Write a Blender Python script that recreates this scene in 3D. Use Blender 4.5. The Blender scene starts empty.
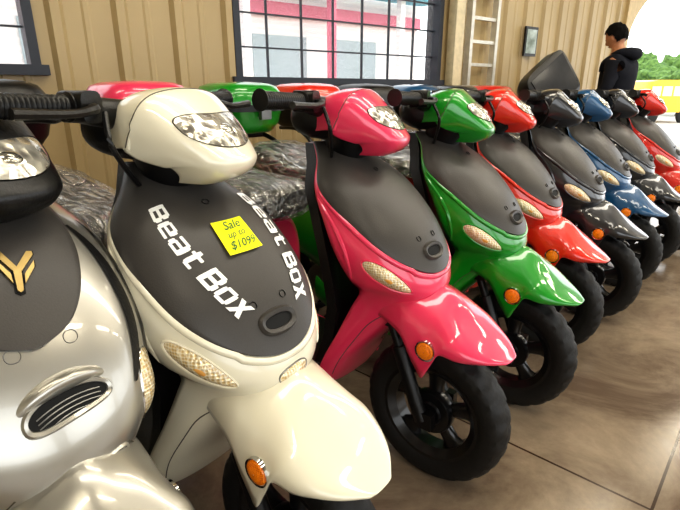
import bpy, math, random
from mathutils import Vector, Matrix, Euler, noise
import bmesh
random.seed(4)
pi=math.pi
scn=bpy.context.scene
COL=scn.collection
try:
    scn.view_settings.view_transform='Standard'
    for lk in ('Medium High Contrast','Standard - Medium High Contrast'):
        try:
            scn.view_settings.look=lk; break
        except Exception: pass
except Exception as e: print(e)

# ------------------------------------------------------------ materials
def lin(h):
    h=h.lstrip('#'); c=[int(h[i:i+2],16)/255 for i in (0,2,4)]
    return tuple((x/12.92 if x<=.04045 else ((x+.055)/1.055)**2.4) for x in c)+(1,)
def mat(name,col,rough=.5,metal=0,coat=0,var=.06,bump=0,scale=20,kind='noise',col2=None,emit=0,trans=0,coat_r=.04,spec=.5,distort=0,rnd=.25):
    m=bpy.data.materials.new(name); m.use_nodes=True
    nt=m.node_tree; b=nt.nodes['Principled BSDF']
    c=lin(col) if isinstance(col,str) else col
    tc=nt.nodes.new('ShaderNodeTexCoord')
    if kind=='noise':
        t=nt.nodes.new('ShaderNodeTexNoise'); t.inputs['Scale'].default_value=scale; t.inputs['Detail'].default_value=4; out=t.outputs['Fac']
        t.inputs['Distortion'].default_value=distort
    elif kind in('wave','wavez'):
        t=nt.nodes.new('ShaderNodeTexWave'); t.inputs['Scale'].default_value=scale; out=t.outputs['Fac']; t.bands_direction='Y' if kind=='wave' else 'Z'
        t.inputs['Distortion'].default_value=distort
    elif kind=='vor':
        t=nt.nodes.new('ShaderNodeTexVoronoi'); t.inputs['Scale'].default_value=scale; out=t.outputs['Distance']; t.inputs['Randomness'].default_value=rnd
    nt.links.new(tc.outputs['Object'],t.inputs['Vector'])
    r=nt.nodes.new('ShaderNodeValToRGB')
    c2=lin(col2) if col2 else tuple(x*(1-var*3) for x in c[:3])+(1,)
    r.color_ramp.elements[0].color=c2; r.color_ramp.elements[1].color=c
    r.color_ramp.elements[0].position=.3; r.color_ramp.elements[1].position=.65
    nt.links.new(out,r.inputs['Fac']); nt.links.new(r.outputs['Color'],b.inputs['Base Color'])
    b.inputs['Roughness'].default_value=rough; b.inputs['Metallic'].default_value=metal
    b.inputs['Coat Weight'].default_value=coat; b.inputs['Coat Roughness'].default_value=coat_r
    b.inputs['Specular IOR Level'].default_value=spec
    if trans: b.inputs['Transmission Weight'].default_value=trans
    if emit:
        nt.links.new(r.outputs['Color'],b.inputs['Emission Color']); b.inputs['Emission Strength'].default_value=emit
    if bump:
        bp=nt.nodes.new('ShaderNodeBump'); bp.inputs['Strength'].default_value=bump; bp.inputs['Distance'].default_value=.01
        nt.links.new(out,bp.inputs['Height']); nt.links.new(bp.outputs['Normal'],b.inputs['Normal'])
    return m
def paint(name,col,metal=0): return mat(name,col,rough=.3,coat=1,var=.02,scale=3,metal=metal,coat_r=.015)
M={}
M['panel']=mat('matte_grey_plastic','#484542',rough=.36,var=.03,bump=.06,scale=400,spec=.35)
M['black']=mat('black_plastic','#101011',rough=.35,bump=.1,scale=200)
M['rubber']=mat('tire_rubber','#181716',rough=.6,bump=.2,scale=60)
M['rim']=mat('black_rim','#141416',rough=.28,coat=.3)
M['chrome']=mat('chrome','#dcdcdc',rough=.1,metal=1,var=.02)
M['steel']=mat('brushed_steel','#9a9a98',rough=.35,metal=.9)
M['lens']=mat('headlight_lens','#dedacb',rough=.16,metal=.6,coat=1,col2='#98938a',kind='vor',scale=48,rnd=.8,bump=.3,coat_r=.01)
M['reflector']=mat('headlight_reflector','#b5b1a5',rough=.15,metal=.85,coat=1,var=.03,scale=30)
M['lampbulb']=mat('headlight_bulb','#faf6e6',rough=.1,metal=.2,coat=1,var=.02)
M['signal']=mat('turn_signal_lens','#f4e8ca',rough=.12,metal=.35,coat=1,col2='#d6b980',kind='vor',scale=160,bump=.35)
M['bulb']=mat('signal_bulb','#e3a550',rough=.2,coat=1)
M['amber']=mat('amber_reflector','#ff9012',rough=.2,coat=1,col2='#e06c08',kind='vor',scale=260,bump=.4,emit=.1)
M['redlens']=mat('red_lens','#b0141a',rough=.15,coat=1)
M['seat']=mat('seat_vinyl','#202023',rough=.45,bump=.1,scale=90)
M['white']=mat('white_vinyl','#f6f6f2',rough=.4,var=.01)
M['hole']=mat('dark_recess','#0a0a0a',rough=.8)
M['gold']=mat('gold_badge','#a08a58',rough=.32,metal=.8)
M['note']=mat('yellow_paper','#fbf71c',rough=.8,var=.02,emit=.1)
M['ink']=mat('green_ink','#17683f',rough=.8)
M['seam']=mat('panel_seam','#5a5548',rough=.7)
M['grille']=mat('honeycomb_grille','#a9a69a',rough=.3,metal=.5,col2='#15120f',kind='vor',scale=170,bump=.6)
def wrapmat():
    m=bpy.data.materials.new('clear_plastic_wrap'); m.use_nodes=True; nt=m.node_tree
    for n in list(nt.nodes): nt.nodes.remove(n)
    o=nt.nodes.new('ShaderNodeOutputMaterial'); mx=nt.nodes.new('ShaderNodeMixShader')
    tr=nt.nodes.new('ShaderNodeBsdfTransparent'); gl=nt.nodes.new('ShaderNodeBsdfPrincipled')
    gl.inputs['Base Color'].default_value=(.9,.9,.88,1); gl.inputs['Metallic'].default_value=.7; gl.inputs['Roughness'].default_value=.06
    tc=nt.nodes.new('ShaderNodeTexCoord'); n1=nt.nodes.new('ShaderNodeTexNoise'); n1.inputs['Scale'].default_value=15; n1.inputs['Detail'].default_value=4; n1.inputs['Distortion'].default_value=3
    mp=nt.nodes.new('ShaderNodeMapping'); mp.inputs['Scale'].default_value=(.4,1.5,1.2)
    nt.links.new(tc.outputs['Object'],mp.inputs['Vector']); nt.links.new(mp.outputs[0],n1.inputs['Vector'])
    r=nt.nodes.new('ShaderNodeValToRGB'); r.color_ramp.elements[0].position=.44; r.color_ramp.elements[1].position=.62
    r.color_ramp.elements[0].color=(.18,.18,.18,1); r.color_ramp.elements[1].color=(.75,.75,.75,1)
    nt.links.new(n1.outputs['Fac'],r.inputs['Fac']); nt.links.new(r.outputs['Color'],mx.inputs['Fac'])
    bp=nt.nodes.new('ShaderNodeBump'); bp.inputs['Strength'].default_value=.9; bp.inputs['Distance'].default_value=.025
    nt.links.new(n1.outputs['Fac'],bp.inputs['Height']); nt.links.new(bp.outputs['Normal'],gl.inputs['Normal'])
    nt.links.new(tr.outputs[0],mx.inputs[1]); nt.links.new(gl.outputs[0],mx.inputs[2]); nt.links.new(mx.outputs[0],o.inputs['Surface'])
    return m
M['wrap']=wrapmat()

# ------------------------------------------------------------ mesh builder
def cr(S,t):
    n=len(S); t=max(0,min(n-1-1e-6,t)); i=int(t); f=t-i
    a,b,c,d=S[max(i-1,0)],S[i],S[i+1],S[min(i+2,n-1)]
    return tuple(.5*((2*q)+(-p+r)*f+(2*p-5*q+4*r-s)*f*f+(-p+3*q-3*r+s)*f**3) for p,q,r,s in zip(a,b,c,d))
class MB:
    def __init__(s): s.v=[];s.f=[]
    def loft(s,rings,closed=True,cap=True):
        b=len(s.v); n=len(rings[0])
        for r in rings: s.v+= [tuple(p) for p in r]
        for i in range(len(rings)-1):
            for j in range(n if closed else n-1):
                k=(j+1)%n
                s.f.append((b+i*n+j,b+i*n+k,b+(i+1)*n+k,b+(i+1)*n+j))
        if cap and closed:
            s.f.append(tuple(b+j for j in range(n))[::-1]); e=b+(len(rings)-1)*n
            s.f.append(tuple(e+j for j in range(n)))
        return s
    def tube(s,path,r,n=10,cap=True):
        P=[Vector(p) for p in path]; rings=[]
        up=Vector((0,0,1))
        for i,p in enumerate(P):
            d=(P[min(i+1,len(P)-1)]-P[max(i-1,0)]).normalized()
            u=up-d*up.dot(d)
            if u.length<.05: u=Vector((1,0,0))-d*d.x
            u.normalize(); w=d.cross(u); rr=r[i] if isinstance(r,(list,tuple)) else r
            rings.append([p+(u*math.cos(a)+w*math.sin(a))*rr for a in [2*pi*k/n for k in range(n)]])
        return s.loft(rings,True,cap)
    def stube(s,pts,r,n=10,k=6):
        m=(len(pts)-1)*k
        path=[cr(pts,i/k) for i in range(m+1)]
        if isinstance(r,(list,tuple)): rr=[cr([(q,) for q in r],i/k)[0] for i in range(m+1)]
        else: rr=r
        return s.tube(path,rr,n)
    def lathe(s,prof,c,n=48,ax='y',mod=None,closed=False):
        rings=[]
        for k in range(n):
            a=2*pi*k/n; R=[]
            for q,(r,h) in enumerate(prof):
                if mod: r=mod(q,k,r)
                if ax=='y': R.append((c[0]+r*math.cos(a),c[1]+h,c[2]+r*math.sin(a)))
                elif ax=='z': R.append((c[0]+r*math.cos(a),c[1]+r*math.sin(a),c[2]+h))
                else: R.append((c[0]+h,c[1]+r*math.cos(a),c[2]+r*math.sin(a)))
            rings.append(R)
        b=len(s.v); m=len(prof)
        for R in rings: s.v+=R
        for k in range(n):
            for q in range(m-1 if not closed else m):
                q2=(q+1)%m; k2=(k+1)%n
                s.f.append((b+k*m+q,b+k*m+q2,b+k2*m+q2,b+k2*m+q))
        return s
    def box(s,c,d,rot=None):
        b=len(s.v); R=rot if rot else Matrix.Identity(3)
        for x in(-1,1):
            for y in(-1,1):
                for z in(-1,1):
                    p=R@Vector((x*d[0]/2,y*d[1]/2,z*d[2]/2)); s.v.append((p.x+c[0],p.y+c[1],p.z+c[2]))
        for f in((0,1,3,2),(4,6,7,5),(0,4,5,1),(2,3,7,6),(0,2,6,4),(1,5,7,3)): s.f.append(tuple(b+i for i in f))
        return s
    def prism(s,pts,a,b_,fn):
        b=len(s.v); n=len(pts)
        for h in(a,b_):
            for p in pts: s.v.append(tuple(fn(p[0],p[1],h)))
        s.f.append(tuple(range(b,b+n))); s.f.append(tuple(range(b+n,b+2*n))[::-1])
        for i in range(n): s.f.append((b+i,b+(i+1)%n,b+n+(i+1)%n,b+n+i))
        return s
    def mesh(s,name,smooth=True,ang=38):
        me=bpy.data.meshes.new(name); me.from_pydata([tuple(p) for p in s.v],[],s.f)
        bm=bmesh.new(); bm.from_mesh(me); bmesh.ops.remove_doubles(bm,verts=bm.verts,dist=1e-6)
        bmesh.ops.recalc_face_normals(bm,faces=bm.faces); bm.to_mesh(me); bm.free()
        if smooth:
            me.shade_smooth(); me.set_sharp_from_angle(angle=math.radians(ang))
        return me
def sgp(x,e): return math.copysign(abs(x)**e,x)
def ring_yz(x,w,zt,zb,n=32,e=2.5):
    zc=(zt+zb)/2; h=(zt-zb)/2
    return [(x,w*sgp(math.sin(2*pi*k/n),2/e),zc+h*sgp(math.cos(2*pi*k/n),2/e)) for k in range(n)]
def loftx(St,e=2.5,n=32,k=6):
    rings=[]; m=(len(St)-1)*k
    for i in range(m+1):
        x,w,zt,zb=cr(St,i/k); rings.append(ring_yz(x,max(w,.002),zt,zb,n,e))
    return rings
def ring_xy(z,cx,hx,hy,n=36,e=3.5,cy=0):
    return [(cx+hx*sgp(math.cos(2*pi*k/n),2/e),cy+hy*sgp(math.sin(2*pi*k/n),2/e),z) for k in range(n)]

# ------------------------------------------------------------ parametric shell surface
class Shell:
    def __init__(s,S,k=0,prof=None):
        s.S=[q if len(q)==6 else q+(1,0) for q in S]; s.k=k; s.prof=prof
        if prof: s.full=[(-a,b) for a,b in prof[:0:-1]]+list(prof)
    def P(s,u,v):
        x,z,w,d,bx,bz=cr(s.S,u); a=v*pi/2
        if s.prof:
            m=len(s.prof)-1
            yy,b=cr(s.full,m+v*m/1.15); y=w*yy
        else:
            b=max(0,1-math.cos(a-s.k*math.sin(2*a))); y=w*math.sin(a+s.k*.6*math.sin(2*a))
        return (x-d*bx*b,y,z-d*bz*b)
    def out(s,u,v):
        x,z,w,d,bx,bz=cr(s.S,u); a=v*pi/2; return (math.cos(a)*bx+.05,math.sin(a),bz*math.cos(a)+.2)
    def N(s,u,v):
        e=1e-3; a=Vector(s.P(u+e,v))-Vector(s.P(u-e,v)); b=Vector(s.P(u,v+e))-Vector(s.P(u,v-e))
        n=b.cross(a); n.normalize()
        if n.dot(Vector(s.out(u,v)))<0: n=-n
        return n
    def jac(s,u,v):
        e=1e-3; a=(Vector(s.P(u+e,v))-Vector(s.P(u-e,v))).length/(2*e); b=(Vector(s.P(u,v+e))-Vector(s.P(u,v-e))).length/(2*e)
        return a,b
    def at(s,u0,v0,a,b,off):
        Lu,Lv=s.jac(u0,v0); u=u0-b/Lu; v=v0+a/Lv
        return Vector(s.P(u,v))+s.N(u,v)*off
    def uz(s,z):
        lo,hi=0,len(s.S)-1.001
        for _ in range(40):
            m=(lo+hi)/2
            if cr(s.S,m)[1]>z: lo=m
            else: hi=m
        return lo
    def uv(s,y,z):
        u=s.uz(z); lo,hi=-1,1
        for _ in range(40):
            m=(lo+hi)/2
            if s.P(u,m)[1]<y: lo=m
            else: hi=m
        return u,lo
    def grid(s,ku=6,nv=40,v0=-1,v1=1):
        nu=(len(s.S)-1)*ku
        return MB().loft([[s.P(i/ku,v0+(v1-v0)*j/nv) for j in range(nv+1)] for i in range(nu+1)],False,False)
def shp(t,ra,rb,sq,taper,bend):
    x=ra*sgp(math.cos(t),2/sq); y=rb*sgp(math.sin(t),2/sq); y*=1-taper*x/ra
    return x,y
def disc(S,u0,v0,ra,rb,rot=0,off=.004,dome=.004,sq=2.2,nr=6,n=36,mb=None,taper=0,bend=0):
    mb=mb or MB(); rings=[]
    c,sn=math.cos(rot),math.sin(rot)
    for i in range(nr+2):
        r=min(1,max(.02,i/nr)); o=off+dome*(1-r*r)
        if i==nr+1: o=-.005
        R=[]
        for k in range(n):
            x,y=shp(2*pi*k/n,ra,rb,sq,taper,bend); x*=r; y=y*r+bend*rb*(x/ra)**2
            R.append(S.at(u0,v0,x*c-y*sn,x*sn+y*c,o))
        rings.append(R)
    mb.loft(rings,True,False); b=len(mb.v)-len(rings)*n
    mb.f.append(tuple(range(b,b+n)))
    return mb
def ringpatch(S,u0,v0,ra,rb,wd,h,rot=0,sq=2.2,n=40,mb=None,taper=0,bend=0):
    mb=mb or MB(); c,sn=math.cos(rot),math.sin(rot); rings=[]
    for (dr,o) in ((wd,-.003),(wd*.8,h*.7),(wd*.5,h),(0,h*.8),(-wd*.3,-.002)):
        R=[]
        for k in range(n):
            x,y=shp(2*pi*k/n,ra+dr,rb+dr,sq,taper,bend); y+=bend*rb*(x/ra)**2
            R.append(S.at(u0,v0,x*c-y*sn,x*sn+y*c,o))
        rings.append(R)
    return mb.loft(rings,True,False)
def text_mesh(txt,size,bold=0,align='CENTER',shear=0):
    cu=bpy.data.curves.new('t','FONT'); cu.body=txt; cu.size=size; cu.offset=bold; cu.align_x=align; cu.align_y='CENTER'; cu.resolution_u=3; cu.shear=shear
    o=bpy.data.objects.new('t',cu); COL.objects.link(o)
    dg=bpy.context.evaluated_depsgraph_get(); me=bpy.data.meshes.new_from_object(o.evaluated_get(dg))
    bpy.data.objects.remove(o); return me
GL={'B':(.84,[(0,0,.22,1),(.2,.81,.72,1),(.2,.40,.72,.60),(.2,0,.76,.20),(.57,.55,.80,.90),(.61,.09,.84,.46)]),
'e':(.76,[(0,.08,.21,.74),(.12,0,.74,.17),(.2,.32,.74,.48),(.12,.66,.64,.82),(.53,.40,.76,.74)]),
'a':(.76,[(.53,0,.76,.74),(.06,.66,.64,.82),(0,.08,.21,.44),(.12,.33,.6,.49),(.12,0,.6,.16)]),
't':(.60,[(.12,.08,.34,1),(0,.64,.58,.81),(.2,0,.58,.17)]),
'o':(.78,[(0,.1,.22,.72),(.56,.1,.78,.72),(.12,.65,.66,.82),(.12,0,.66,.17)]),
'x':(.84,['d1','d2']),' ':(.22,[])}
WX=1.13
def block_text(txt,h,S,y,z,ang,off):
    u0,v0=S.uv(y,z); c,sn=math.cos(ang),math.sin(ang)
    W=sum(GL[q][0]+.07 for q in txt)*h*WX; x0=-W/2; mb=MB()
    def pt(a,b): return S.at(u0,v0,a*c-b*sn,a*sn+b*c,off)
    def quad(p):
        n=5
        for i in range(n):
            f0,f1=i/n,(i+1)/n
            A=[p[0][k]+(p[3][k]-p[0][k])*f0 for k in(0,1)]; B=[p[1][k]+(p[2][k]-p[1][k])*f0 for k in(0,1)]
            C=[p[1][k]+(p[2][k]-p[1][k])*f1 for k in(0,1)]; D=[p[0][k]+(p[3][k]-p[0][k])*f1 for k in(0,1)]
            if len(p)==4 and p[0][0]==p[3][0] and p[1][0]==p[2][0]:
                e=.035*h
                if i==0: A[0]+=e; B[0]-=e
                if i==n-1: C[0]-=e; D[0]+=e
            b=len(mb.v); mb.v+=[tuple(pt(*q)) for q in(A,B,C,D)]; mb.f.append((b,b+1,b+2,b+3))
    for ch in txt:
        w,L=GL[ch]
        for r in L:
            if r=='d1': q=[(0,0),(.27,0),(.82,.82),(.55,.82)]
            elif r=='d2': q=[(.55,0),(.82,0),(.27,.82),(0,.82)]
            else: q=[(r[0],r[1]),(r[2],r[1]),(r[2],r[3]),(r[0],r[3])]
            quad([(x0+a*h*WX,(b-.5)*h) for a,b in q])
        x0+=(w+.07)*h*WX
    return mb

# ------------------------------------------------------------ scooter templates
def tire(cx,cz=.22,w=.048):
    prof=[(.145,-w*.75),(.16,-w*.95),(.185,-w*1.02),(.203,-w*.9),(.213,-w*.68),(.2185,-w*.3),(.22,0),(.2185,w*.3),(.213,w*.68),(.203,w*.9),(.185,w*1.02),(.16,w*.95),(.145,w*.75)]
    def mod(q,k,r):
        if q in(4,5,7,8) and (k+ (q>6)*2)%4==0: return r-.008
        if q==6: return r-.004
        return r
    return MB().lathe(prof,(cx,0,cz),n=96,mod=mod,closed=True)
def rim(cx,cz=.22):
    m=MB().lathe([(.15,-.04),(.148,-.036),(.135,-.03),(.128,-.02),(.128,.02),(.135,.03),(.148,.036),(.15,.04),(.14,.04),(.12,.022),(.12,-.022),(.14,-.04)],(cx,0,cz),n=64,closed=True)
    m.lathe([(.001,-.045),(.035,-.045),(.04,-.03),(.04,.03),(.035,.045),(.001,.045)],(cx,0,cz),n=32)
    m.lathe([(.001,-.036),(.062,-.036),(.066,-.028),(.066,-.005),(.001,-.005)],(cx,0,cz),n=40)
    for k in range(5):
        a=2*pi*k/5+.3; d=Vector((math.cos(a),0,math.sin(a))); t=Vector((-math.sin(a),0,math.cos(a))); rg=[]
        for r,w,h in((.03,.026,.024),(.07,.022,.018),(.1,.026,.016),(.128,.045,.02)):
            c=Vector((cx,0,cz))+d*r
            rg.append([c+t*(w*math.cos(q))+Vector((0,h*math.sin(q),0)) for q in [2*pi*j/12 for j in range(12)]])
        m.loft(rg)
    m.lathe([(.001,-.075),(.012,-.075),(.012,.075),(.001,.075)],(cx,0,cz),n=6)
    return m
STD=[(-.37,.955,.055,.04),(-.285,.915,.098,.075),(-.185,.85,.158,.13),(-.10,.765,.182,.16),(-.045,.69,.180,.18),(-.008,.62,.154,.19),(-.012,.575,.118,.18),(-.075,.515,.112,.15),(-.16,.43,.130,.10),(-.225,.35,.150,.07),(-.265,.28,.15,.06),(-.29,.24,.135,.05)]
SIL=[(-.375,.955,.075,.05),(-.275,.92,.13,.09),(-.175,.86,.18,.14),(-.095,.78,.198,.17),(-.04,.70,.198,.19),(-.005,.62,.175,.2),(-.01,.555,.14,.2),(-.08,.49,.13,.16),(-.16,.42,.14,.10),(-.225,.35,.155,.07),(-.265,.28,.15,.06),(-.29,.24,.14,.05)]
CW=[(-.385,1.080,.092,.080,0,1),(-.335,1.098,.113,.092,.08,1),(-.290,1.102,.122,.100,.25,.97),(-.268,1.095,.124,.105,.5,.86),(-.235,1.066,.119,.110,.8,.6),(-.198,1.028,.108,.112,.92,.4),(-.165,.990,.090,.105,.98,.2),(-.155,.970,.080,.10,1,.05),(-.168,.948,.064,.085,1,0),(-.205,.932,.048,.065,1,0)]
PROF=((0,0),(.36,.02),(.70,.10),(.90,.26),(.985,.52),(1.0,.80),(.985,1.08))
def make_template(kind):
    T=[]
    def add(name,mb,matk,parent=None,sol=0,label=None,me=None,st=0):
        T.append(dict(name=name,mesh=me or mb.mesh(name),mat=matk,parent=parent,sol=sol,label=label,st=st)); return len(T)-1
    sil=kind=='silver'
    A=Shell(SIL if sil else STD,.10)
    dz=-.02 if sil else 0
    ap=add('front_apron',A.grid(),'paint',sol=.006)
    for s in(-1,1):
        pts=[]
        for i in range(25):
            z=.585-.30*i/24; u=A.uz(z); v=s*(.30+.42*math.sin(min(1,i/10)*pi/2)-.1*i/24); pts.append(Vector(A.P(u,v))+A.N(u,v)*.0032)
        add('body_seam',MB().tube(pts,.0012,6),'seam',parent=ap)
        pts=[]
        for i in range(21):
            z=.83-.21*i/20; u=A.uz(z); v=s*(.985-.10*math.sin(i/20*pi)); pts.append(Vector(A.P(u,v))+A.N(u,v)*.001)
        add('edge_trim',MB().tube(pts,[.002+.005*math.sin(min(1,max(0,i/20))*pi)**.5 for i in range(21)],8),'paint',parent=ap)
    rg=[]
    for z,x,w in ((.955,-.43,.06),(.9,-.40,.09),(.84,-.37,.135),(.76,-.33,.155),(.68,-.305,.16),(.6,-.30,.145),(.5,-.30,.125),(.4,-.31,.13),(.3,-.345,.135),(.26,-.36,.135)):
        rg.append([(x+.03-(.0 if abs(t)>.8 else .035*(1-abs(t))),w*t,z) for t in [-1+2*j/16 for j in range(17)]]+[(x-.01,w*t*.96,z) for t in [1-2*j/16 for j in range(17)]])
    add('leg_shield',MB().loft(rg),'black')
    if sil: tab=[(.956,.8),(.92,.62),(.88,.46),(.84,.36),(.80,.26),(.77,.15),(.755,.02)]
    else: tab=[(.956,.97),(.92,.97),(.88,.96),(.85,.93),(.81,.83),(.77,.71),(.73,.60),(.70,.50),(.675,.39),(.655,.26),(.643,.12),(.64,.01)]
    K=5; top=[]; L=[];Rr=[]
    for i in range((len(tab)-1)*K+1):
        z,vm=cr(tab,i/K); u=A.uz(z); vm=max(vm,.01)
        row=[Vector(A.P(u,-vm))-A.N(u,-vm)*.004]
        for j in range(33):
            v=vm*(-1+2*j/32); o=.0085 if 0<j<32 else .006
            row.append(Vector(A.P(u,v))+A.N(u,v)*o)
        row.append(Vector(A.P(u,vm))-A.N(u,vm)*.004); top.append(row)
        if z<.845:
            ve=vm+.028
            ue=A.uz(z-(.006 if vm<.3 else 0))
            L.append(Vector(A.P(ue,-ve))+A.N(ue,-ve)*.002); Rr.append(Vector(A.P(ue,ve))+A.N(ue,ve)*.002)
    top.append([Vector(p)-Vector((.014,0,0)) for p in top[-1]])
    pn=add('center_panel',MB().loft(top,False,False),'panel',parent=ap,label='matte dark grey plastic center panel')
    if not sil:
        path=L+Rr[::-1][1:]; n_=len(path)
        add('panel_rim',MB().tube(path,[.0035+.0045*min(1,i/8,(n_-1-i)/8) for i in range(n_)],10),'paint',parent=ap)
    if sil:
        u,v=A.uv(.012,.682)
        u2,v2=A.uv(.010,.708)
        add('intake_hood',disc(A,u2,v2,.064,.015,off=.002,dome=.020,sq=2.2,bend=-1.1,rot=.08),'paint',parent=ap)
        add('air_intake',ringpatch(A,u,v,.056,.018,.010,.009,sq=2.3,taper=.12,bend=-.45,rot=.08),'paint',parent=ap)
        add('intake_recess',disc(A,u,v,.058,.020,off=.0045,dome=0,sq=2.3,taper=.12,bend=-.45,rot=.08),'hole',parent=ap)
        for k in range(4):
            b=-.0145+.0065*k; w=.044 if k in(1,2,3) else .034
            add('intake_slat',MB().tube([A.at(u,v,-w+2*w*j/10,b-.008*((j-5)/5)**2+.08*(-w+2*w*j/10),.0058) for j in range(11)],.0010,6),'steel',parent=ap)
        for s in(-1,1):
            uu,vv=A.uv(s*.038+.008,.755)
            add('screw_cap',ringpatch(A,uu,vv,.009,.009,.0018,.0045),'steel',parent=ap)
        u,v=A.uv(.03,.562)
        add('nose_grille',disc(A,u,v,.045,.020,off=.0045,dome=.002,sq=2.6,rot=.3),'grille',parent=ap)
        add('grille_rim',ringpatch(A,u,v,.045,.020,.006,.007,sq=2.6,rot=.3),'paint',parent=ap)
        u,v=A.uv(.018,.846)
        cc,ss=math.cos(-.28),math.sin(-.28)
        F=lambda a,b,h:A.at(u,v,(a*cc-b*ss)*.70,(a*ss+b*cc)*.85,h)
        for mk,g,h0,h1,nm in (('hole',.0035,.0085,.0105,'emblem_edge'),('gold',0,.009,.0135,'emblem')):
            mb=MB()
            for s in(-1,1):
                for q in ([(0,.000),(.024,.034),(.034,.034),(.034,.026),(.008,-.008),(0,-.008)],[(0,-.006),(.007,-.006),(.005,-.046),(0,-.050)],[(.0115,-.014),(.033,.014),(.031,.000),(.0100,-.032)]):
                    cx=sum(p[0] for p in q)/len(q); cy=sum(p[1] for p in q)/len(q)
                    qq=[(s*(p[0]+(g*(1 if p[0]>cx else -1) if p[0]>0 else 0)),p[1]+g*(1 if p[1]>cy else -1)) for p in q]
                    mb.prism(qq,h0,h1,F)
            add(nm,mb,mk,parent=ap,label='gold metallic Y-shaped badge' if mk=='gold' else None)
        for s in(-1,1):
            for q,(c0,wv) in enumerate(((.48,.05),(.64,.035))):
                rows=[]
                for i in range(21):
                    z=.88-.22*i/20; uu=A.uz(z); c1=c0+.08*math.sin(i/20*pi)-.10*i/20; w=wv*math.sin((i+.6)/21.2*pi)**.6
                    rows.append([Vector(A.P(uu,s*(c1+w*t)))+A.N(uu,s*(c1+w*t))*.0045 for t in(-1,-.5,0,.5,1)])
                add('side_stripe',MB().loft(rows,False,False),'black',parent=ap)
            uu,vv=A.uv(s*.140,.632)
            add('turn_signal',disc(A,uu,vv,.023,.062,rot=s*.2,off=.0035,dome=.010,sq=2.1),'signal',parent=ap)
            add('signal_bezel',ringpatch(A,uu,vv,.023,.062,.004,.005,rot=s*.2,sq=2.1),'chrome',parent=ap)
    else:
        u,v=A.uv(0,.69)
        add('air_intake',ringpatch(A,u,v,.032,.013,.014,.017,sq=2.4),'panel',parent=ap)
        add('intake_recess',disc(A,u,v,.033,.014,off=.010,dome=0),'hole',parent=ap)
        for (yy,zz) in ((0,.885),(.036,.725),(-.036,.725)):
            uu,vv=A.uv(yy,zz)
            add('screw_cap',ringpatch(A,uu,vv,.006,.006,.002,.0105),'black',parent=ap)
        for s in(-1,1):
            uu,vv=A.uv(s*.140,.642)
            kw=dict(rot=s*.85,sq=1.9,taper=-s*.2)
            add('turn_signal',disc(A,uu,vv,.062,.029,off=.0035,dome=.008,**kw),'signal',parent=ap,label='clear amber-tinted turn signal lens')
            add('signal_bezel',ringpatch(A,uu,vv,.062,.029,.005,.006,**kw),'paint',parent=ap)
            add('signal_bulb',disc(A,uu,vv,.013,.008,rot=s*.85,off=.0105,dome=.0015,sq=2),'bulb',parent=ap)
        if kind=='cream':
            u,v=A.uv(0,.60)
            add('nose_lamp',disc(A,u,v,.034,.012,off=.0045,dome=.004,rot=.1,sq=2.6),'signal',parent=ap)
            add('nose_lamp_rim',ringpatch(A,u,v,.034,.012,.003,.0055,rot=.1,sq=2.6),'steel',parent=ap)
            add('lettering',block_text('Beat Box',.040,A,-.090,.802,-pi/2+.30,.0105),'white',parent=pn,label='white blocky Beat Box lettering')
            add('lettering',block_text('Beat Box',.040,A,.110,.790,-pi/2-.22,.0105),'white',parent=pn,label='white blocky Beat Box lettering')
    F=[(-.20,.555,.085,.52),(-.12,.59,.105,.51),(-.06,.600,.115,.485),(-.02,.596,.119,.425),(.02,.583,.121,.385),(.055,.561,.120,.42),(.095,.526,.120,.466),(.14,.489,.110,.460),(.180,.465,.080,.453),(.206,.453,.038,.448)]
    def fpt(x4,t):
        x,zt,w,zb=x4; a=t*pi/2
        zz=math.cos(a)**.75 if abs(t)<1 else 0
        zz+= .05*math.exp(-(t/.13)**2)
        return (x-.04*abs(t)**2.5*(1 if x>.1 else max(0,x/.1)), w*math.sin(a+.12*math.sin(2*a)), zb+(zt-zb)*zz)
    rows=[[fpt(cr(F,i/6),-1+2*j/40) for j in range(41)] for i in range((len(F)-1)*6+1)]
    fe=add('front_fender',MB().loft(rows,False,False),'paint',sol=.005)
    for s in(-1,1):
        mb=MB(); prof=[(.001,.010),(.014,.009),(.022,.006),(.0255,.0)]
        mb.lathe([(r,s*h) for r,h in prof],(.02,s*.119,.465),n=32)
        add('reflector',mb,'amber',parent=fe,label='round amber reflector')
        add('reflector_ring',MB().lathe([(.0245,-s*.008),(.0295,-s*.008),(.028,s*.006),(.0245,s*.005)],(.02,s*.118,.465),n=32,closed=True),'chrome',parent=fe)
    ft=add('front_tire',tire(0),'rubber'); add('wheel_rim',rim(0),'rim',parent=ft)
    mb=MB()
    for s in(-1,1):
        mb.tube([(-.005,s*.068,.215),(-.03,s*.068,.27),(-.09,s*.068,.42)],.021,14)
        mb.tube([(-.09,s*.068,.42),(-.125,s*.066,.50)],.014,12)
        mb.box((0,s*.068,.22),(.06,.026,.05))
    mb.tube([(-.14,0,.50),(-.34,0,.95)],.026,14); mb.box((-.12,0,.50),(.05,.16,.05))
    add('front_fork',mb,'black')
    rg=[ring_xy(z,x,a,b,28,2.3) for z,x,a,b in ((.90,-.335,.05,.05),(.93,-.325,.055,.058),(.965,-.31,.075,.078),(1.0,-.30,.08,.085),(1.04,-.31,.08,.085))]
    add('steering_cover',MB().loft(rg),'black')
    C=Shell([(x,z+dz,w,d,bx,bz) for x,z,w,d,bx,bz in CW],.17,PROF)
    cw=add('headlight_cowl',C.grid(6,60,-1.14,1.14),'cowl',sol=.005,st=1)
    add('cowl_seam',MB().tube([Vector(C.P(2.6+.12*abs(v)**2,v))+C.N(2.6,v)*.0025 for v in [-1.1+2.2*j/40 for j in range(41)]],.0012,6),'seam',parent=cw)
    lw,lh=(.094,.038) if not sil else (.086,.036)
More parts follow.
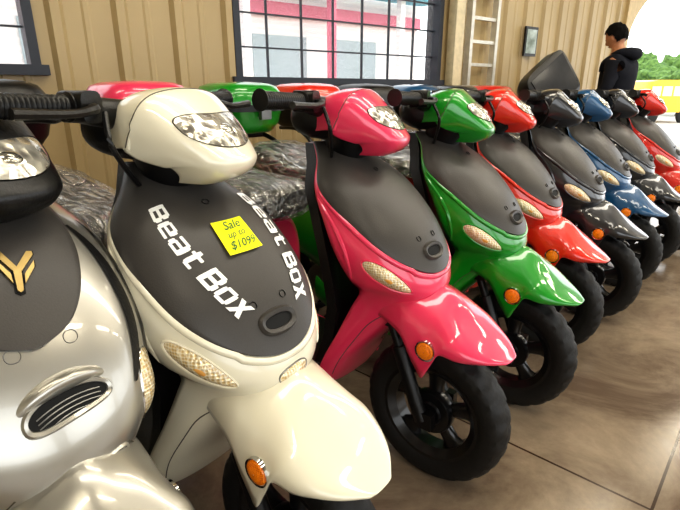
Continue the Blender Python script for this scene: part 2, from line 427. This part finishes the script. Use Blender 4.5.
    uc=5.05 if not sil else 5.2
    kw=dict(sq=3.0,n=64,bend=.55)
    add('headlight',disc(C,uc,0,lw,lh,off=.004,dome=.005,nr=8,**kw),'lens',parent=cw,label='clear reflector headlight')
    add('headlight_bezel',ringpatch(C,uc,0,lw,lh,.003,.005,**kw),'black' if sil else 'seam',parent=cw)
    add('headlight_bulb',disc(C,uc,0,.017,.012,off=.0085,dome=.004,sq=2.4,n=24),'reflector',parent=cw)
    S3=[(-.475,.06,1.05+dz,1.01+dz),(-.455,.095,1.072+dz,.985+dz),(-.42,.105,1.082+dz,.97+dz),(-.37,.098,1.080+dz,.965+dz),(-.31,.090,1.070+dz,.96+dz),(-.27,.07,1.03+dz,.95+dz)]
    add('dashboard_cover',MB().loft(loftx(S3,2.6,32)),'black',st=1)
    hw=.31 if not sil else .25
    gz=1.072+dz
    mb=MB().stube([(-.385,-.175,gz),(-.375,-.12,gz-.01),(-.37,0,gz-.025),(-.375,.12,gz-.01),(-.385,.175,gz)],[.022,.026,.032,.026,.022],14)
    hb=add('handlebar',mb,'black',st=1)
    for s in(-1,1):
        mb=MB(); path=[];rr=[]
        for k in range(60):
            t=k/59; y=.17+(hw-.16)*t; path.append((-.383-.03*t,s*y,gz+.006*t)); rr.append(.018+(.0022 if k%3 else 0)+(.005 if k in(0,1,2,57,58,59) else 0))
        mb.tube(path,rr,16); add('grip',mb,'black',parent=hb)
        mb=MB().stube([(-.36,s*.15,gz-.004),(-.325,s*.175,gz-.002),(-.322,s*.22,gz-.008),(-.335,s*hw,gz-.005)],[.010,.009,.007,.009],8)
        add('brake_lever',mb,'black',parent=hb)
        mb=MB().stube([(-.34,s*.14,gz-.01),(-.31,s*.165,gz-.06),(-.33,s*.11,.95),(-.36,s*.04,.90)],.005,8)
        add('brake_cable',mb,'black',parent=hb)
        add('switch_housing',MB().loft([[(x,s*.155+.022*sgp(math.sin(a),.6),gz+.027*sgp(math.cos(a),.6)) for a in [2*pi*j/20 for j in range(20)]] for x in(-.408,-.402,-.356,-.35)]),'black',parent=hb)
    rg=[ring_yz(x,w,zt,zb,28,5) for x,w,zt,zb in ((-.30,.13,.33,.24),(-.36,.155,.30,.22),(-.5,.165,.285,.21),(-.66,.165,.29,.21),(-.74,.15,.31,.22))]
    add('floorboard',MB().loft(rg),'black')
    for s in(-1,1):
        mb=MB().loft([[(x,s*(y+.012*math.cos(a)),z+h*math.sin(a)) for a in [2*pi*j/14 for j in range(14)]] for x,y,z,h in ((-.31,.15,.26,.03),(-.4,.168,.235,.035),(-.55,.172,.23,.035),(-.7,.165,.25,.04),(-.8,.155,.3,.05))])
        add('side_skirt',mb,'paint')
    St=[(-.62,.09,.68,.28),(-.66,.13,.70,.29),(-.78,.155,.715,.33),(-.95,.17,.735,.40),(-1.10,.17,.75,.46),(-1.25,.15,.765,.53),(-1.38,.12,.775,.60),(-1.47,.075,.775,.66),(-1.50,.03,.76,.70)]
    rb=add('rear_body',MB().loft(loftx(St,2.8,36)),'paint')
    tl=MB().loft(loftx([(-1.46,.07,.745,.665),(-1.50,.065,.74,.67),(-1.52,.05,.73,.68)],3,24)); add('tail_light',tl,'redlens',parent=rb)
    Sx=[(-.56,.06,.775,.72),(-.60,.12,.80,.70),(-.75,.150,.805,.70),(-.90,.16,.815,.71),(-1.02,.16,.84,.72),(-1.14,.145,.86,.74),(-1.23,.105,.86,.755),(-1.26,.05,.85,.77)]
    st=add('seat',MB().loft(loftx(Sx,3.2,32)),'seat')
    Sw=[(x+(.012 if i==0 else -.012 if i==7 else 0),w+.009,a+.010,b-.008) for i,(x,w,a,b) in enumerate(Sx)]
    rg=loftx(Sw,3.2,72,12)
    R2=[]
    for r in rg:
        q=[]
        for p in r:
            v=Vector(p); d=noise.noise(Vector((v.x*12,v.y*34,v.z*34)))+.5*noise.noise(v*60); c=Vector((v.x,0,.76)); n=(v-c).normalized(); q.append(v+n*(.0055*d+.005))
        R2.append(q)
    add('plastic_wrap',MB().loft(R2),'wrap',parent=st,label='crinkled clear protective plastic wrap')
    rt=add('rear_tire',tire(-1.2),'rubber'); add('wheel_rim',rim(-1.2),'rim',parent=rt)
    rg=[[(x,.10+.045*sgp(math.cos(a),.6),z+h*sgp(math.sin(a),.6)) for a in [2*pi*j/20 for j in range(20)]] for x,z,h in ((-.80,.26,.05),(-.85,.26,.075),(-1.0,.25,.06),(-1.2,.23,.075),(-1.27,.23,.04))]
    mb=MB().loft(rg); mb.lathe([(.001,-.08),(.06,-.08),(.065,-.03),(.065,.06),(.001,.06)],(-.86,0,.3),n=24)
    mb.box((-.80,0,.3),(.14,.12,.06))
    add('engine',mb,'steel')
    mb=MB().stube([(-.78,-.05,.24),(-.84,-.11,.18),(-1.0,-.13,.19),(-1.1,-.135,.24)],.014,10)
    mb.tube([(-1.05,-.135,.22),(-1.08,-.135,.235),(-1.42,-.14,.36),(-1.44,-.14,.368)],[.02,.045,.05,.03],20)
    add('muffler',mb,'black')
    mb=MB().tube([(-.86,-.06,.2),(-.86,.06,.2)],.014,8)
    for s in(-1,1):
        mb.tube([(-.86,s*.05,.2),(-.93,s*.09,.012),(-.97,s*.10,.012)],.012,8)
    add('center_stand',mb,'black')
    for s in(-1,1):
        add('rear_shock',MB().tube([(-1.2,s*.09,.22),(-1.22,s*.12,.5)],.016,10),'black')
    mb=MB()
    for s in(-1,1): mb.stube([(-1.22,s*.125,.75),(-1.28,s*.125,.84),(-1.4,s*.1,.895),(-1.56,s*.07,.895)],.011,8)
    mb.tube([(-1.56,-.07,.895),(-1.56,.07,.895)],.011,8); mb.tube([(-1.38,-.11,.888),(-1.38,.11,.888)],.011,8)
    add('luggage_rack',mb,'black')
    cx=-1.42; q=.90
    tcs=add('top_case',MB().loft([ring_xy(z,cx,a*q,b*q,40,3.2) for z,a,b in ((.905,.13,.14),(.915,.145,.16),(.95,.17,.19),(1.0,.183,.205),(1.008,.19,.212),(1.02,.19,.212))]),'case_base')
    add('case_lid',MB().loft([ring_xy(z,cx,a*q,b*q,40,3.4) for z,a,b in ((1.02,.192,.214),(1.05,.19,.212),(1.085,.182,.204),(1.115,.162,.182),(1.128,.13,.145),(1.134,.075,.085),(1.136,.01,.01))]),'case',parent=tcs)
    add('case_band',MB().loft([ring_xy(z,cx,a*q,b*q,40,3.2) for z,a,b in ((1.005,.186,.21),(1.005,.198,.220),(1.035,.198,.220),(1.035,.186,.21))]),'black',parent=tcs)
    mb=MB().box((cx+.178,0,.99),(.02,.06,.04)); add('case_latch',mb,'steel',parent=tcs)
    return T,A
TPL={k:make_template(k) for k in('std','cream','silver')}

def scooter(kind,x,y,deg,paintc,label,cowl=None,case=None,case_base='black',metal=0,steer=16):
    T,A=TPL[kind]
    root=bpy.data.objects.new('scooter',None); COL.objects.link(root); root.empty_display_size=.2
    root.location=(x,y,0); root.rotation_euler=(0,0,math.radians(deg))
    root['label']=label; root['category']='scooter'; root['group']='row of parked scooters'
    pm=paint('paint_'+paintc.strip('#'),paintc,metal)
    mm=dict(M); mm['paint']=pm; mm['cowl']=M[cowl] if cowl else pm
    mm['case']=M[case] if case else pm; mm['case_base']=M[case_base] if case_base else pm
    SM=Matrix.Translation((-.32,0,0))@Matrix.Rotation(math.radians(steer),4,'Z')@Matrix.Translation((.32,0,0))
    objs=[]
    for t in T:
        me2=t['mesh'].copy(); me2.materials.clear(); me2.materials.append(mm[t['mat']])
        o=bpy.data.objects.new(t['name'],me2); COL.objects.link(o)
        o.parent=objs[t['parent']] if t['parent'] is not None else root
        if t['st']: o.matrix_local=SM
        if t['sol']:
            s=o.modifiers.new('s','SOLIDIFY'); s.thickness=t['sol']; s.offset=0
        if t['label']: o['label']=t['label']
        objs.append(o)
    return root,A
scooter('silver',-.368,.562,-40,'#b6b3aa','silver scooter with black trim and gold badge',cowl='black',case='black',metal=.75,steer=24)
cream,CA=scooter('cream',-.085,.80,-39,'#ebe4cc','cream white scooter with dark panel and Beat Box lettering',case='black',steer=17)
scooter('std',.278,1.22,-39,'#ec3c64','pink scooter with matte grey front panel')
scooter('std',.62,1.575,-39,'#119020','bright green scooter with matte grey front panel',case_base=None)
scooter('std',.915,1.98,-39,'#de2a16','red scooter with grey front panel')
scooter('std',1.26,2.30,-39,'#25272c','dark charcoal scooter next to a red one',case='black')
scooter('std',1.62,2.72,-39,'#16507a','blue scooter with dark front panel')
scooter('std',1.98,3.09,-39,'#202329','black scooter near the end of the row')
scooter('std',2.34,3.38,-39,'#d42518','red scooter at the end of the row')

# sticky note on the cream scooter
u0,v0=CA.uv(.008,.828)
rows=[]
for i in range(11):
    rows.append([CA.at(u0,v0,-.038+.076*j/10,.038-.076*i/10,.0125+.003*(i/10)**3+.001*abs(j/10-.5)) for j in range(11)])
note=bpy.data.objects.new('sticky_note',MB().loft(rows,False,False).mesh('sticky_note')); COL.objects.link(note)
note.matrix_world=Matrix.Translation(cream.location)@Matrix.Rotation(math.radians(-39),4,'Z')
note.data.materials.append(M['note']); note['label']='yellow paper sale note stuck on cream scooter panel'; note['category']='note'
for txt,sz,yo,xo in (('Sale',.026,.021,-.002),('up to',.019,.001,-.003),('$1099',.023,-.021,-.001)):
    me=text_mesh(txt,sz,.0001,shear=.3)
    for v in me.vertices: v.co=CA.at(u0,v0,v.co.x+xo,v.co.y+yo+.05*v.co.x,.0182)
    me.materials.clear(); me.materials.append(M['ink'])
    o=bpy.data.objects.new('handwriting',me); COL.objects.link(o); o.parent=note

# ------------------------------------------------------------ room
WA=math.radians(38); WD=Vector((math.cos(WA),math.sin(WA),0)); WN=Vector((math.sin(WA),-math.cos(WA),0)); W0=Vector((0,3.9,0))
def wp(t,n,z): return W0+WD*t+WN*n+Vector((0,0,z))
WR=Matrix((WD,-WN,Vector((0,0,1)))).transposed()
def obj(name,me,m,kind=None,**kw):
    o=bpy.data.objects.new(name,me); COL.objects.link(o)
    if m: me.materials.append(m)
    if kind: o['kind']=kind
    for k,v in kw.items():
        if k=='parent': o.parent=v
        else: o[k]=v
    return o
def wbox(mb,t0,t1,n0,n1,z0,z1):
    c=wp((t0+t1)/2,(n0+n1)/2,(z0+z1)/2); return mb.box(c,(abs(t1-t0),abs(n1-n0),abs(z1-z0)),WR)
wallm=mat('beige_metal_panel','#b5a076',rough=.4,var=.03,scale=2,bump=.03)
plaster=mat('cream_plaster','#b8ad92',rough=.8,scale=3)
dark=mat('dark_window_frame','#232833',rough=.4)
def corr(mb,t0,t1,z0,z1):
    pts=[];P=.32;t=math.floor(t0/P)*P
    prof=[(0,0),(.03,0),(.052,.03),(.095,.03),(.117,0),(.20,0),(.212,.006),(.232,.006),(.244,0)]
    while t<t1:
        for a,h in prof:
            if t0<=t+a<=t1: pts.append((t+a,h))
        t+=P
    pts=[(t0,0)]+pts+[(t1,0)]
    mb.loft([[wp(a,h,z) for a,h in pts] for z in(z0,z1)],False,False)
    wbox(mb,t0,t1,-.12,-.002,z0,z1)
wins=[(-3.3,-1.95,1.2,2.6),(-.863,1.077,1.16,2.6)]
H=3.3; door=(4.5,8.2,0,2.45)
mb=MB()
cuts=[(-5,-3.3,0,H),(-3.3,-1.95,0,1.2),(-3.3,-1.95,2.6,H),(-1.95,-.863,0,H),(-.863,1.077,0,1.16),(-.863,1.077,2.6,H),(1.077,4.5,0,H),(4.5,8.2,2.45,H),(8.2,11,0,H)]
for c in cuts: corr(mb,*c)
obj('wall_back',mb.mesh('wall_back',ang=20),wallm,'structure')
mb=MB(); wbox(mb,-5,11,5.6,5.75,0,.45); wbox(mb,-5,11,5.6,5.75,2.55,H)
for t in(-5,-1.3,2.6,6.6,10.6): wbox(mb,t,t+.4,5.6,5.75,.45,2.55)
obj('wall_front',mb.mesh('wall_front',False),plaster,'structure')
mb=MB(); wbox(mb,-5.12,-5,-.12,5.75,0,H); obj('wall_left',mb.mesh('wall_left',False),plaster,'structure')
glass=bpy.data.materials.new('window_glass'); glass.use_nodes=True; nt=glass.node_tree
b=nt.nodes['Principled BSDF']; mx=nt.nodes.new('ShaderNodeMixShader'); tr=nt.nodes.new('ShaderNodeBsdfTransparent'); mx.inputs[0].default_value=.06
b.inputs['Roughness'].default_value=.05
nt.links.new(tr.outputs[0],mx.inputs[1]); nt.links.new(b.outputs[0],mx.inputs[2]); nt.links.new(mx.outputs[0],nt.nodes['Material Output'].inputs['Surface'])
for i,(t0,t1,z0,z1) in enumerate(wins):
    mb=MB(); f=.045
    wbox(mb,t0,t0+f,-.11,.035,z0,z1); wbox(mb,t1-f,t1,-.11,.035,z0,z1); wbox(mb,t0,t1,-.11,.035,z1-f,z1)
    nc=7 if i else 5; nr=7
    for k in range(1,nc):
        t=t0+(t1-t0)*k/nc; wbox(mb,t-.005,t+.005,-.055,-.035,z0,z1)
    for k in range(1,nr):
        z=z0+(z1-z0)*k/nr; wbox(mb,t0,t1,-.054,-.036,z-.005,z+.005)
    wbox(mb,t0-.03,t1+.03,-.11,.06,z0-.03,z0+.02)
    w=obj('window_%d'%(i+1),mb.mesh('window',False),dark,'structure')
    g=MB(); wbox(g,t0+f,t1-f,-.047,-.043,z0,z1-f); obj('window_glass',g.mesh('g',False),glass,parent=w)
trimm=mat('tan_trim','#d2bb8c',rough=.5)
mb=MB(); t0,t1,_,z1=door
wbox(mb,t0-.12,t0,-.13,.05,0,z1+.1); wbox(mb,t1,t1+.12,-.13,.05,0,z1+.1); wbox(mb,t0,t1,-.13,.05,z1,z1+.12)
pts=[(t0,z1),(t0,z1-.85)]+[(t0+1.5*(1-math.cos(a)),z1-.85+.85*math.sin(a)) for a in [pi/2*k/12 for k in range(1,13)]]
mb.prism(pts,-.1,.04,lambda a,z,h:wp(a,h,z))
obj('trim_1',mb.mesh('trim',True,30),trimm,'structure')
fm=bpy.data.materials.new('polished_concrete'); fm.use_nodes=True; nt=fm.node_tree; b=nt.nodes['Principled BSDF']
tc=nt.nodes.new('ShaderNodeTexCoord'); mp=nt.nodes.new('ShaderNodeMapping'); mp.inputs['Location'].default_value=(-.86,-1.06,0)
mp2=nt.nodes.new('ShaderNodeMapping'); mp2.inputs['Rotation'].default_value=(0,0,math.radians(-48))
nt.links.new(tc.outputs['Object'],mp.inputs['Vector']); nt.links.new(mp.outputs[0],mp2.inputs['Vector'])
sx=nt.nodes.new('ShaderNodeSeparateXYZ'); nt.links.new(mp2.outputs[0],sx.inputs[0])
def mth(op,a,bv=None):
    n=nt.nodes.new('ShaderNodeMath'); n.operation=op
    if hasattr(a,'links') : nt.links.new(a,n.inputs[0])
    else: n.inputs[0].default_value=a
    if bv is not None:
        if hasattr(bv,'links'): nt.links.new(bv,n.inputs[1])
        else: n.inputs[1].default_value=bv
    return n.outputs[0]
def line(o):
    w=mth('PINGPONG',mth('ADD',o,30.0),1.5)
    return mth('LESS_THAN',w,.004)
ln=mth('MAXIMUM',line(sx.outputs[0]),line(sx.outputs[1]))
n1=nt.nodes.new('ShaderNodeTexNoise'); n1.inputs['Scale'].default_value=2.2; n1.inputs['Detail'].default_value=10; n1.inputs['Roughness'].default_value=.7; n1.inputs['Distortion'].default_value=.6
nt.links.new(tc.outputs['Object'],n1.inputs['Vector'])
rp=nt.nodes.new('ShaderNodeValToRGB'); rp.color_ramp.elements[0].position=.36; rp.color_ramp.elements[1].position=.64
rp.color_ramp.elements[0].color=lin('#66574a'); rp.color_ramp.elements[1].color=lin('#988873')
nt.links.new(n1.outputs['Fac'],rp.inputs['Fac'])
mixc=nt.nodes.new('ShaderNodeMix'); mixc.data_type='RGBA'; mixc.inputs['B'].default_value=lin('#3a2b20')
nt.links.new(ln,mixc.inputs['Factor']); nt.links.new(rp.outputs['Color'],mixc.inputs['A']); nt.links.new(mixc.outputs['Result'],b.inputs['Base Color'])
r2=nt.nodes.new('ShaderNodeMapRange'); r2.inputs['From Min'].default_value=.3; r2.inputs['From Max'].default_value=.7; r2.inputs['To Min'].default_value=.08; r2.inputs['To Max'].default_value=.28; nt.links.new(n1.outputs['Fac'],r2.inputs['Value']); nt.links.new(r2.outputs[0],b.inputs['Roughness'])
def slab(name,t0,t1,n0,n1,z0,z1,m):
    mb=MB(); wbox(mb,t0,t1,n0,n1,z0,z1); me=mb.mesh(name,False); obj(name,me,m,'structure')
slab('floor',-5.12,11,-.12,5.75,-.15,0,fm)
slab('ceiling',-5.12,11,-.12,5.75,H,H+.1,mat('white_ceiling','#81786a',rough=.8))
lampm=mat('lamp_tube','#fff4dc',emit=22)
for k in range(5):
    for n in (1.6,3.8):
        t=-3+2.4*k
        a=MB(); wbox(a,t-.75,t+.75,n-.1,n+.1,H-.10,H-.04)
        lo=obj('ceiling_lamp',a.mesh('lamp',False),M['white'],label='long white fluorescent ceiling light',category='lamp',group='fluorescent ceiling lights')
        q=MB(); wbox(q,t-.72,t+.72,n-.07,n+.07,H-.12,H-.10); obj('lamp_tube',q.mesh('tube',False),lampm,parent=lo)
        for s in(-.5,.5):
            r=MB(); wbox(r,t+s-.01,t+s+.01,n-.01,n+.01,H-.04,H+.001)
            obj('lamp_hanger',r.mesh('h',False),M['steel'],parent=lo)

# ------------------------------------------------------------ things on the wall
def thing(name,label,cat,loc=(0,0,0)):
    o=bpy.data.objects.new(name,None); COL.objects.link(o); o.location=loc; o['label']=label; o['category']=cat; return o
alum=mat('aluminium','#dcdad0',rough=.35,metal=.3)
lad=thing('ladder','aluminium ladder leaning against the metal wall','ladder'); L0,L1=1.36,1.72
for t in(L0,L1):
    mb=MB(); wbox(mb,t-.019,t+.019,.06,.12,0,3.0); obj('rail',mb.mesh('rail',False),alum,parent=lad)
for k in range(15):
    q=MB(); wbox(q,L0+.019,L1-.019,.07,.105,.16+.19*k,.187+.19*k); obj('rung',q.mesh('rung',False),alum,parent=lad)
mb=MB(); wbox(mb,1.14,1.25,.035,.12,0,3.0); obj('wall_post',mb.mesh('p',False),mat('cream_post','#d8caa6',rough=.5),label='cream upright post beside the window',category='post')
pic=MB(); wbox(pic,2.27,2.48,.036,.056,1.42,1.69)
pf=obj('picture_frame',pic.mesh('pf',False),M['black'],label='small black framed picture on metal wall',category='picture')
q=MB(); wbox(q,2.29,2.46,.056,.06,1.445,1.665); obj('picture',q.mesh('pp',False),mat('picture_print','#b9c6c2',col2='#5b6a58',scale=9,rough=.3),parent=pf)
tv=thing('display_machine','bulky black machine with slanted flat top on a stand','machine')
c=wp(1.93,.55,1.12); Rt=Matrix.Rotation(WA,3,'Z')@Matrix.Rotation(math.radians(-30),3,'Y')@Matrix.Rotation(math.radians(-20),3,'X')
rg=[]
for yy,sx_,sz_ in((-.09,.56,.40),(-.08,.60,.44),(.02,.60,.44),(.10,.5,.34),(.15,.3,.2)):
    rg.append([c+Rt@Vector((sx_/2*sgp(math.cos(a),.35),yy,sz_/2*sgp(math.sin(a),.35))) for a in [2*pi*j/32 for j in range(32)]])
obj('machine_case',MB().loft(rg).mesh('tc'),M['black'],parent=tv)
mb=MB().box(c+Rt@Vector((0,-.094,0)),(.50,.008,.34),Rt); obj('screen',mb.mesh('sc',False),mat('dark_screen','#303236',rough=.15),parent=tv)
mb=MB().tube([c-Vector((0,0,.02)),Vector((c.x,c.y,.02))],.03,12); mb.lathe([(.001,.03),(.2,.03),(.22,0),(.001,0)],(c.x,c.y,0),32,'z'); obj('stand',mb.mesh('st'),M['black'],parent=tv)

# ------------------------------------------------------------ outside
asph=mat('asphalt','#b8b4ac',rough=.9,scale=3)
mb=MB(); b0=[wp(-30,-.13,-.03),wp(60,-.13,-.03),wp(60,-60,-.03),wp(-30,-60,-.03)]; mb.v+=[tuple(p) for p in b0]; mb.f+=[(0,1,2,3)]
obj('ground',mb.mesh('ground',False),asph,'structure')
bl=thing('storefront_building','white and pink storefront building across the yard','building')
def bpart(name,m,*boxes):
    for q in boxes:
        mb=MB(); wbox(mb,*q)
        obj(name,mb.mesh(name,False),m,parent=bl)
wh=mat('white_siding','#faf6f4',rough=.7,kind='wavez',scale=3,col2='#efecec'); pk=mat('pink_band','#ea7a94',rough=.6); te=mat('teal_trim','#4fb0c6',rough=.6); gy=mat('grey_window','#b4c4cc',rough=.2)
bpart('facade',wh,(-6,6,-8,-5,-.03,5))
bpart('band',pk,(-6,6,-4.99,-4.9,2.3,2.52),(-6,6,-4.99,-4.93,.6,.8))
bpart('awning',te,(-6,6,-4.9,-4.3,2.75,2.85))
for k in range(7): bpart('column',pk if k%2 else wh,(-5.2+1.7*k,-5.08+1.7*k,-4.6,-4.48,-.03,2.75))
for k in range(6): bpart('shop_window',gy,(-4.8+1.7*k,-3.7+1.7*k,-4.99,-4.96,1.2,2.0))
leaf=mat('foliage','#6a8a44',rough=.9,scale=6,col2='#3f5c30',bump=.6); bark=mat('bark','#5d4a38',rough=.9)
for k,(px,dist,h) in enumerate(((648,26,2.6),(672,31,3.4),(684,22,2.2),(725,27,4.0),(634,36,3.8))):
    x=(px-340)/491*dist; y=dist/.948
    r=thing('tree','leafy green tree across the street','tree',(x,y,-.03)); r['group']='trees across the street'
    mb=MB().tube([(0,0,0),(.05,0,h*.4),(0,0,h*.7)],[.18,.13,.08],10); obj('trunk',mb.mesh('trunk'),bark,parent=r)
    bm=bmesh.new(); bmesh.ops.create_icosphere(bm,subdivisions=4,radius=1)
    for v in bm.verts:
        d=noise.noise(v.co*2.2+Vector((k*7,0,0)))*.35+noise.noise(v.co*6)*.2
        v.co=v.co*(1+d); v.co.x*=1.2; v.co.y*=1.2; v.co.z=v.co.z*h*.32+h*.62
    me=bpy.data.meshes.new('crown'); bm.to_mesh(me); bm.free(); obj('crown',me,leaf,parent=r)
bus=thing('bus','yellow bus parked across the street','bus',((660-340)/491*18,18/.948,-.03)); bus.scale=(.42,.8,.8)
ym=mat('bus_yellow','#f0b818',rough=.4,coat=.5)
mb=MB().loft([ring_xy(z,0,a,.95,40,6) for z,a in((.45,1.9),(.5,2.0),(1.5,2.0),(1.75,1.9),(1.82,1.6))]); obj('bus_body',mb.mesh('bb'),ym,parent=bus)
for k in range(4):
    mb=MB().box((-1.4+.93*k,-.955,1.35),(.75,.02,.4)); obj('bus_window',mb.mesh('bw',False),M['screenish'] if 'screenish' in M else gy,parent=bus)
for x in(-1.2,1.2):
    obj('wheel',MB().lathe([(.001,-.1),(.3,-.1),(.4,-.07),(.4,.07),(.3,.1),(.001,.1)],(x,-.85,.4),28).mesh('w'),M['rubber'],parent=bus)

# ------------------------------------------------------------ person
def skin(name,verts,edges,rad,m,parent,sub=2):
    me=bpy.data.meshes.new(name); me.from_pydata(verts,edges,[]); o=obj(name,me,m)
    o.parent=parent
    s=o.modifiers.new('skin','SKIN'); s.use_smooth_shade=True
    if not me.skin_vertices:
        bpy.context.view_layer.objects.active=o
        bpy.ops.mesh.customdata_skin_add()
    for i,r in enumerate(rad):
        me.skin_vertices[0].data[i].radius=(r,r) if not isinstance(r,tuple) else r
    me.skin_vertices[0].data[0].use_root=True
    u=o.modifiers.new('sub','SUBSURF'); u.levels=sub; u.render_levels=sub
    return o
person=thing('person','person with short black hair in dark hooded jacket, looking down','person',(2.76,5.20,0)); person.rotation_euler=(0,0,math.radians(128)); person.scale=(.97,.97,.965)
skinm=mat('skin','#b8805e',rough=.5); hairm=mat('black_hair','#0f0c0b',rough=.9,bump=.6,scale=120,spec=.2); jac=mat('dark_jacket','#20222a',rough=.85,bump=.5,scale=14,spec=.2); tro=mat('dark_trousers','#2b2d33',rough=.8)
V=[(0,0,.95),(0,0,1.12),(0,0,1.32),(.0,0,1.45),(.025,0,1.53),(.06,0,1.60),(.075,0,1.65),(.075,0,1.69)]
E=[(0,1),(1,2),(2,3),(3,4),(4,5),(5,6),(6,7)]
Rr=[(.14,.11),(.14,.11),(.16,.11),(.09,.08),(.055,.055),(.065,.07),(.07,.08),(.05,.06)]
for s in(-1,1):
    b=len(V); V+=[(0,s*.17,1.41),(-.03,s*.235,1.14),(.17,s*.20,1.04),(.245,s*.18,1.045)]; E+=[(3,b),(b,b+1),(b+1,b+2),(b+2,b+3)]; Rr+=[.055,.042,.03,.033]
    for k in range(5):
        f=len(V); dy=(-.03+.016*k)
        if k==4: V+=[(.255,s*.14,1.07),(.275,s*.125,1.085)]
        else: V+=[(.285,s*.18+dy*.8,1.045-.004*k),(.315+.004*(k%2),s*.18+dy*.8,1.02+.003*k)]
        E+=[(b+3,f),(f,f+1)]; Rr+=[.0095,.008]
    b=len(V); V+=[(0,s*.10,.88),(.02,s*.11,.48),(-.02,s*.11,.09),(.10,s*.12,.035)]; E+=[(0,b),(b,b+1),(b+1,b+2),(b+2,b+3)]; Rr+=[.095,.06,.045,.035]
skin('body',V,E,Rr,skinm,person,1)
V=[(0,0,.90),(0,0,1.10),(0,0,1.30),(-.005,0,1.41),(.012,0,1.49)];E=[(0,1),(1,2),(2,3),(3,4)];Rr=[(.185,.15),(.18,.15),(.20,.155),(.15,.12),(.085,.08)]
for s in(-1,1):
    b=len(V); V+=[(-.005,s*.15,1.405),(-.03,s*.24,1.15),(.155,s*.205,1.045)]; E+=[(3,b),(b,b+1),(b+1,b+2)]; Rr+=[.078,.064,.048]
skin('jacket',V,E,Rr,jac,person)
V=[(0,0,.93)];E=[];Rr=[(.16,.125)]
for s in(-1,1):
    b=len(V); V+=[(0,s*.10,.84),(.02,s*.11,.48),(-.02,s*.11,.10)]; E+=[(0,b),(b,b+1),(b+1,b+2)]; Rr+=[.105,.075,.06]
skin('trousers',V,E,Rr,tro,person)
HC=Vector((.075,0,1.645)); HR=Matrix.Rotation(.42,3,'Y')
def blob(name,c,s,m,cut=None,nz=0,freq=8,shape=None):
    bm=bmesh.new(); bmesh.ops.create_icosphere(bm,subdivisions=4,radius=1)
    if cut: bmesh.ops.delete(bm,geom=[v for v in bm.verts if cut(v.co)],context='VERTS')
    for v in bm.verts:
        q=v.co*(1+nz*noise.noise(v.co*freq)); q=Vector((q.x*s[0],q.y*s[1],q.z*s[2]))
        if shape: q=shape(q)
        v.co=HR@(q+Vector(c))+HC
    me=bpy.data.meshes.new(name); bm.to_mesh(me); bm.free(); me.shade_smooth(); o=obj(name,me,m,parent=person)
    return o
def jaw(q):
    if q.z<0: q.y*=1+q.z*2.2; q.x=q.x*(1+q.z*1.5)+.012*(-q.z/.12)
    return q
blob('head',(0,0,0),(.098,.079,.124),skinm,shape=jaw)
blob('hair',(-.008,0,.020),(.110,.094,.120),hairm,cut=lambda c:(c.x>.45 and c.z<.36) or (c.x>-.05 and c.z<-.02) or c.z<-.72,nz=.09,freq=5)
for s in(-1,1): blob('ear',(.002,s*.080,-.015),(.018,.010,.03),skinm)
blob('nose',(.096,0,-.018),(.018,.012,.022),skinm)
for s in(-1,1): blob('eye',(.082,s*.03,.008),(.01,.013,.008),M['black'])
blob('mouth',(.082,0,-.062),(.012,.024,.006),mat('lips','#96503f'))
for s in(-1,1):
    rg=[]
    for x,w,h in((-.09,.02,.03),(-.07,.042,.075),(0,.045,.08),(.06,.05,.055),(.13,.048,.045),(.175,.02,.025)):
        rg.append([(x,s*.115+w*math.sin(a),max(.0,h/2+h/2*math.cos(a))) for a in [2*pi*j/16 for j in range(16)]])
    obj('shoe',MB().loft(rg).mesh('shoe'),M['black'],parent=person)
hd=MB().stube([(.06,-.075,1.47),(-.03,-.10,1.49),(-.11,-.065,1.49),(-.14,0,1.475),(-.11,.065,1.49),(-.03,.10,1.49),(.06,.075,1.47)],[.02,.036,.05,.058,.05,.036,.02],14); obj('hood',hd.mesh('hood'),jac,parent=person)

# ------------------------------------------------------------ lighting
w=bpy.data.worlds.new('w'); scn.world=w; w.use_nodes=True; nt=w.node_tree
bg=nt.nodes['Background']; bg.inputs['Color'].default_value=(.95,.98,1,1); bg.inputs['Strength'].default_value=2.75
def area(loc,rot,sx,sy,e,c):
    l=bpy.data.lights.new('area','AREA'); l.shape='RECTANGLE'; l.size=sx; l.size_y=sy; l.energy=e; l.color=c
    o=bpy.data.objects.new('ceiling_light_source',l); COL.objects.link(o); o.location=loc; o.rotation_euler=rot; return o
area(wp(1.5,2.6,H-.15),(0,0,WA),8,.3,80,(1,.93,.8))
# ------------------------------------------------------------ camera
cam=bpy.data.cameras.new('cam'); cam.lens=26; cam.sensor_width=36; cam.clip_start=.02
co=bpy.data.objects.new('camera',cam); COL.objects.link(co); co.location=(0,0,1.1); co.rotation_euler=(math.radians(90-18.6),0,0)
scn.camera=co
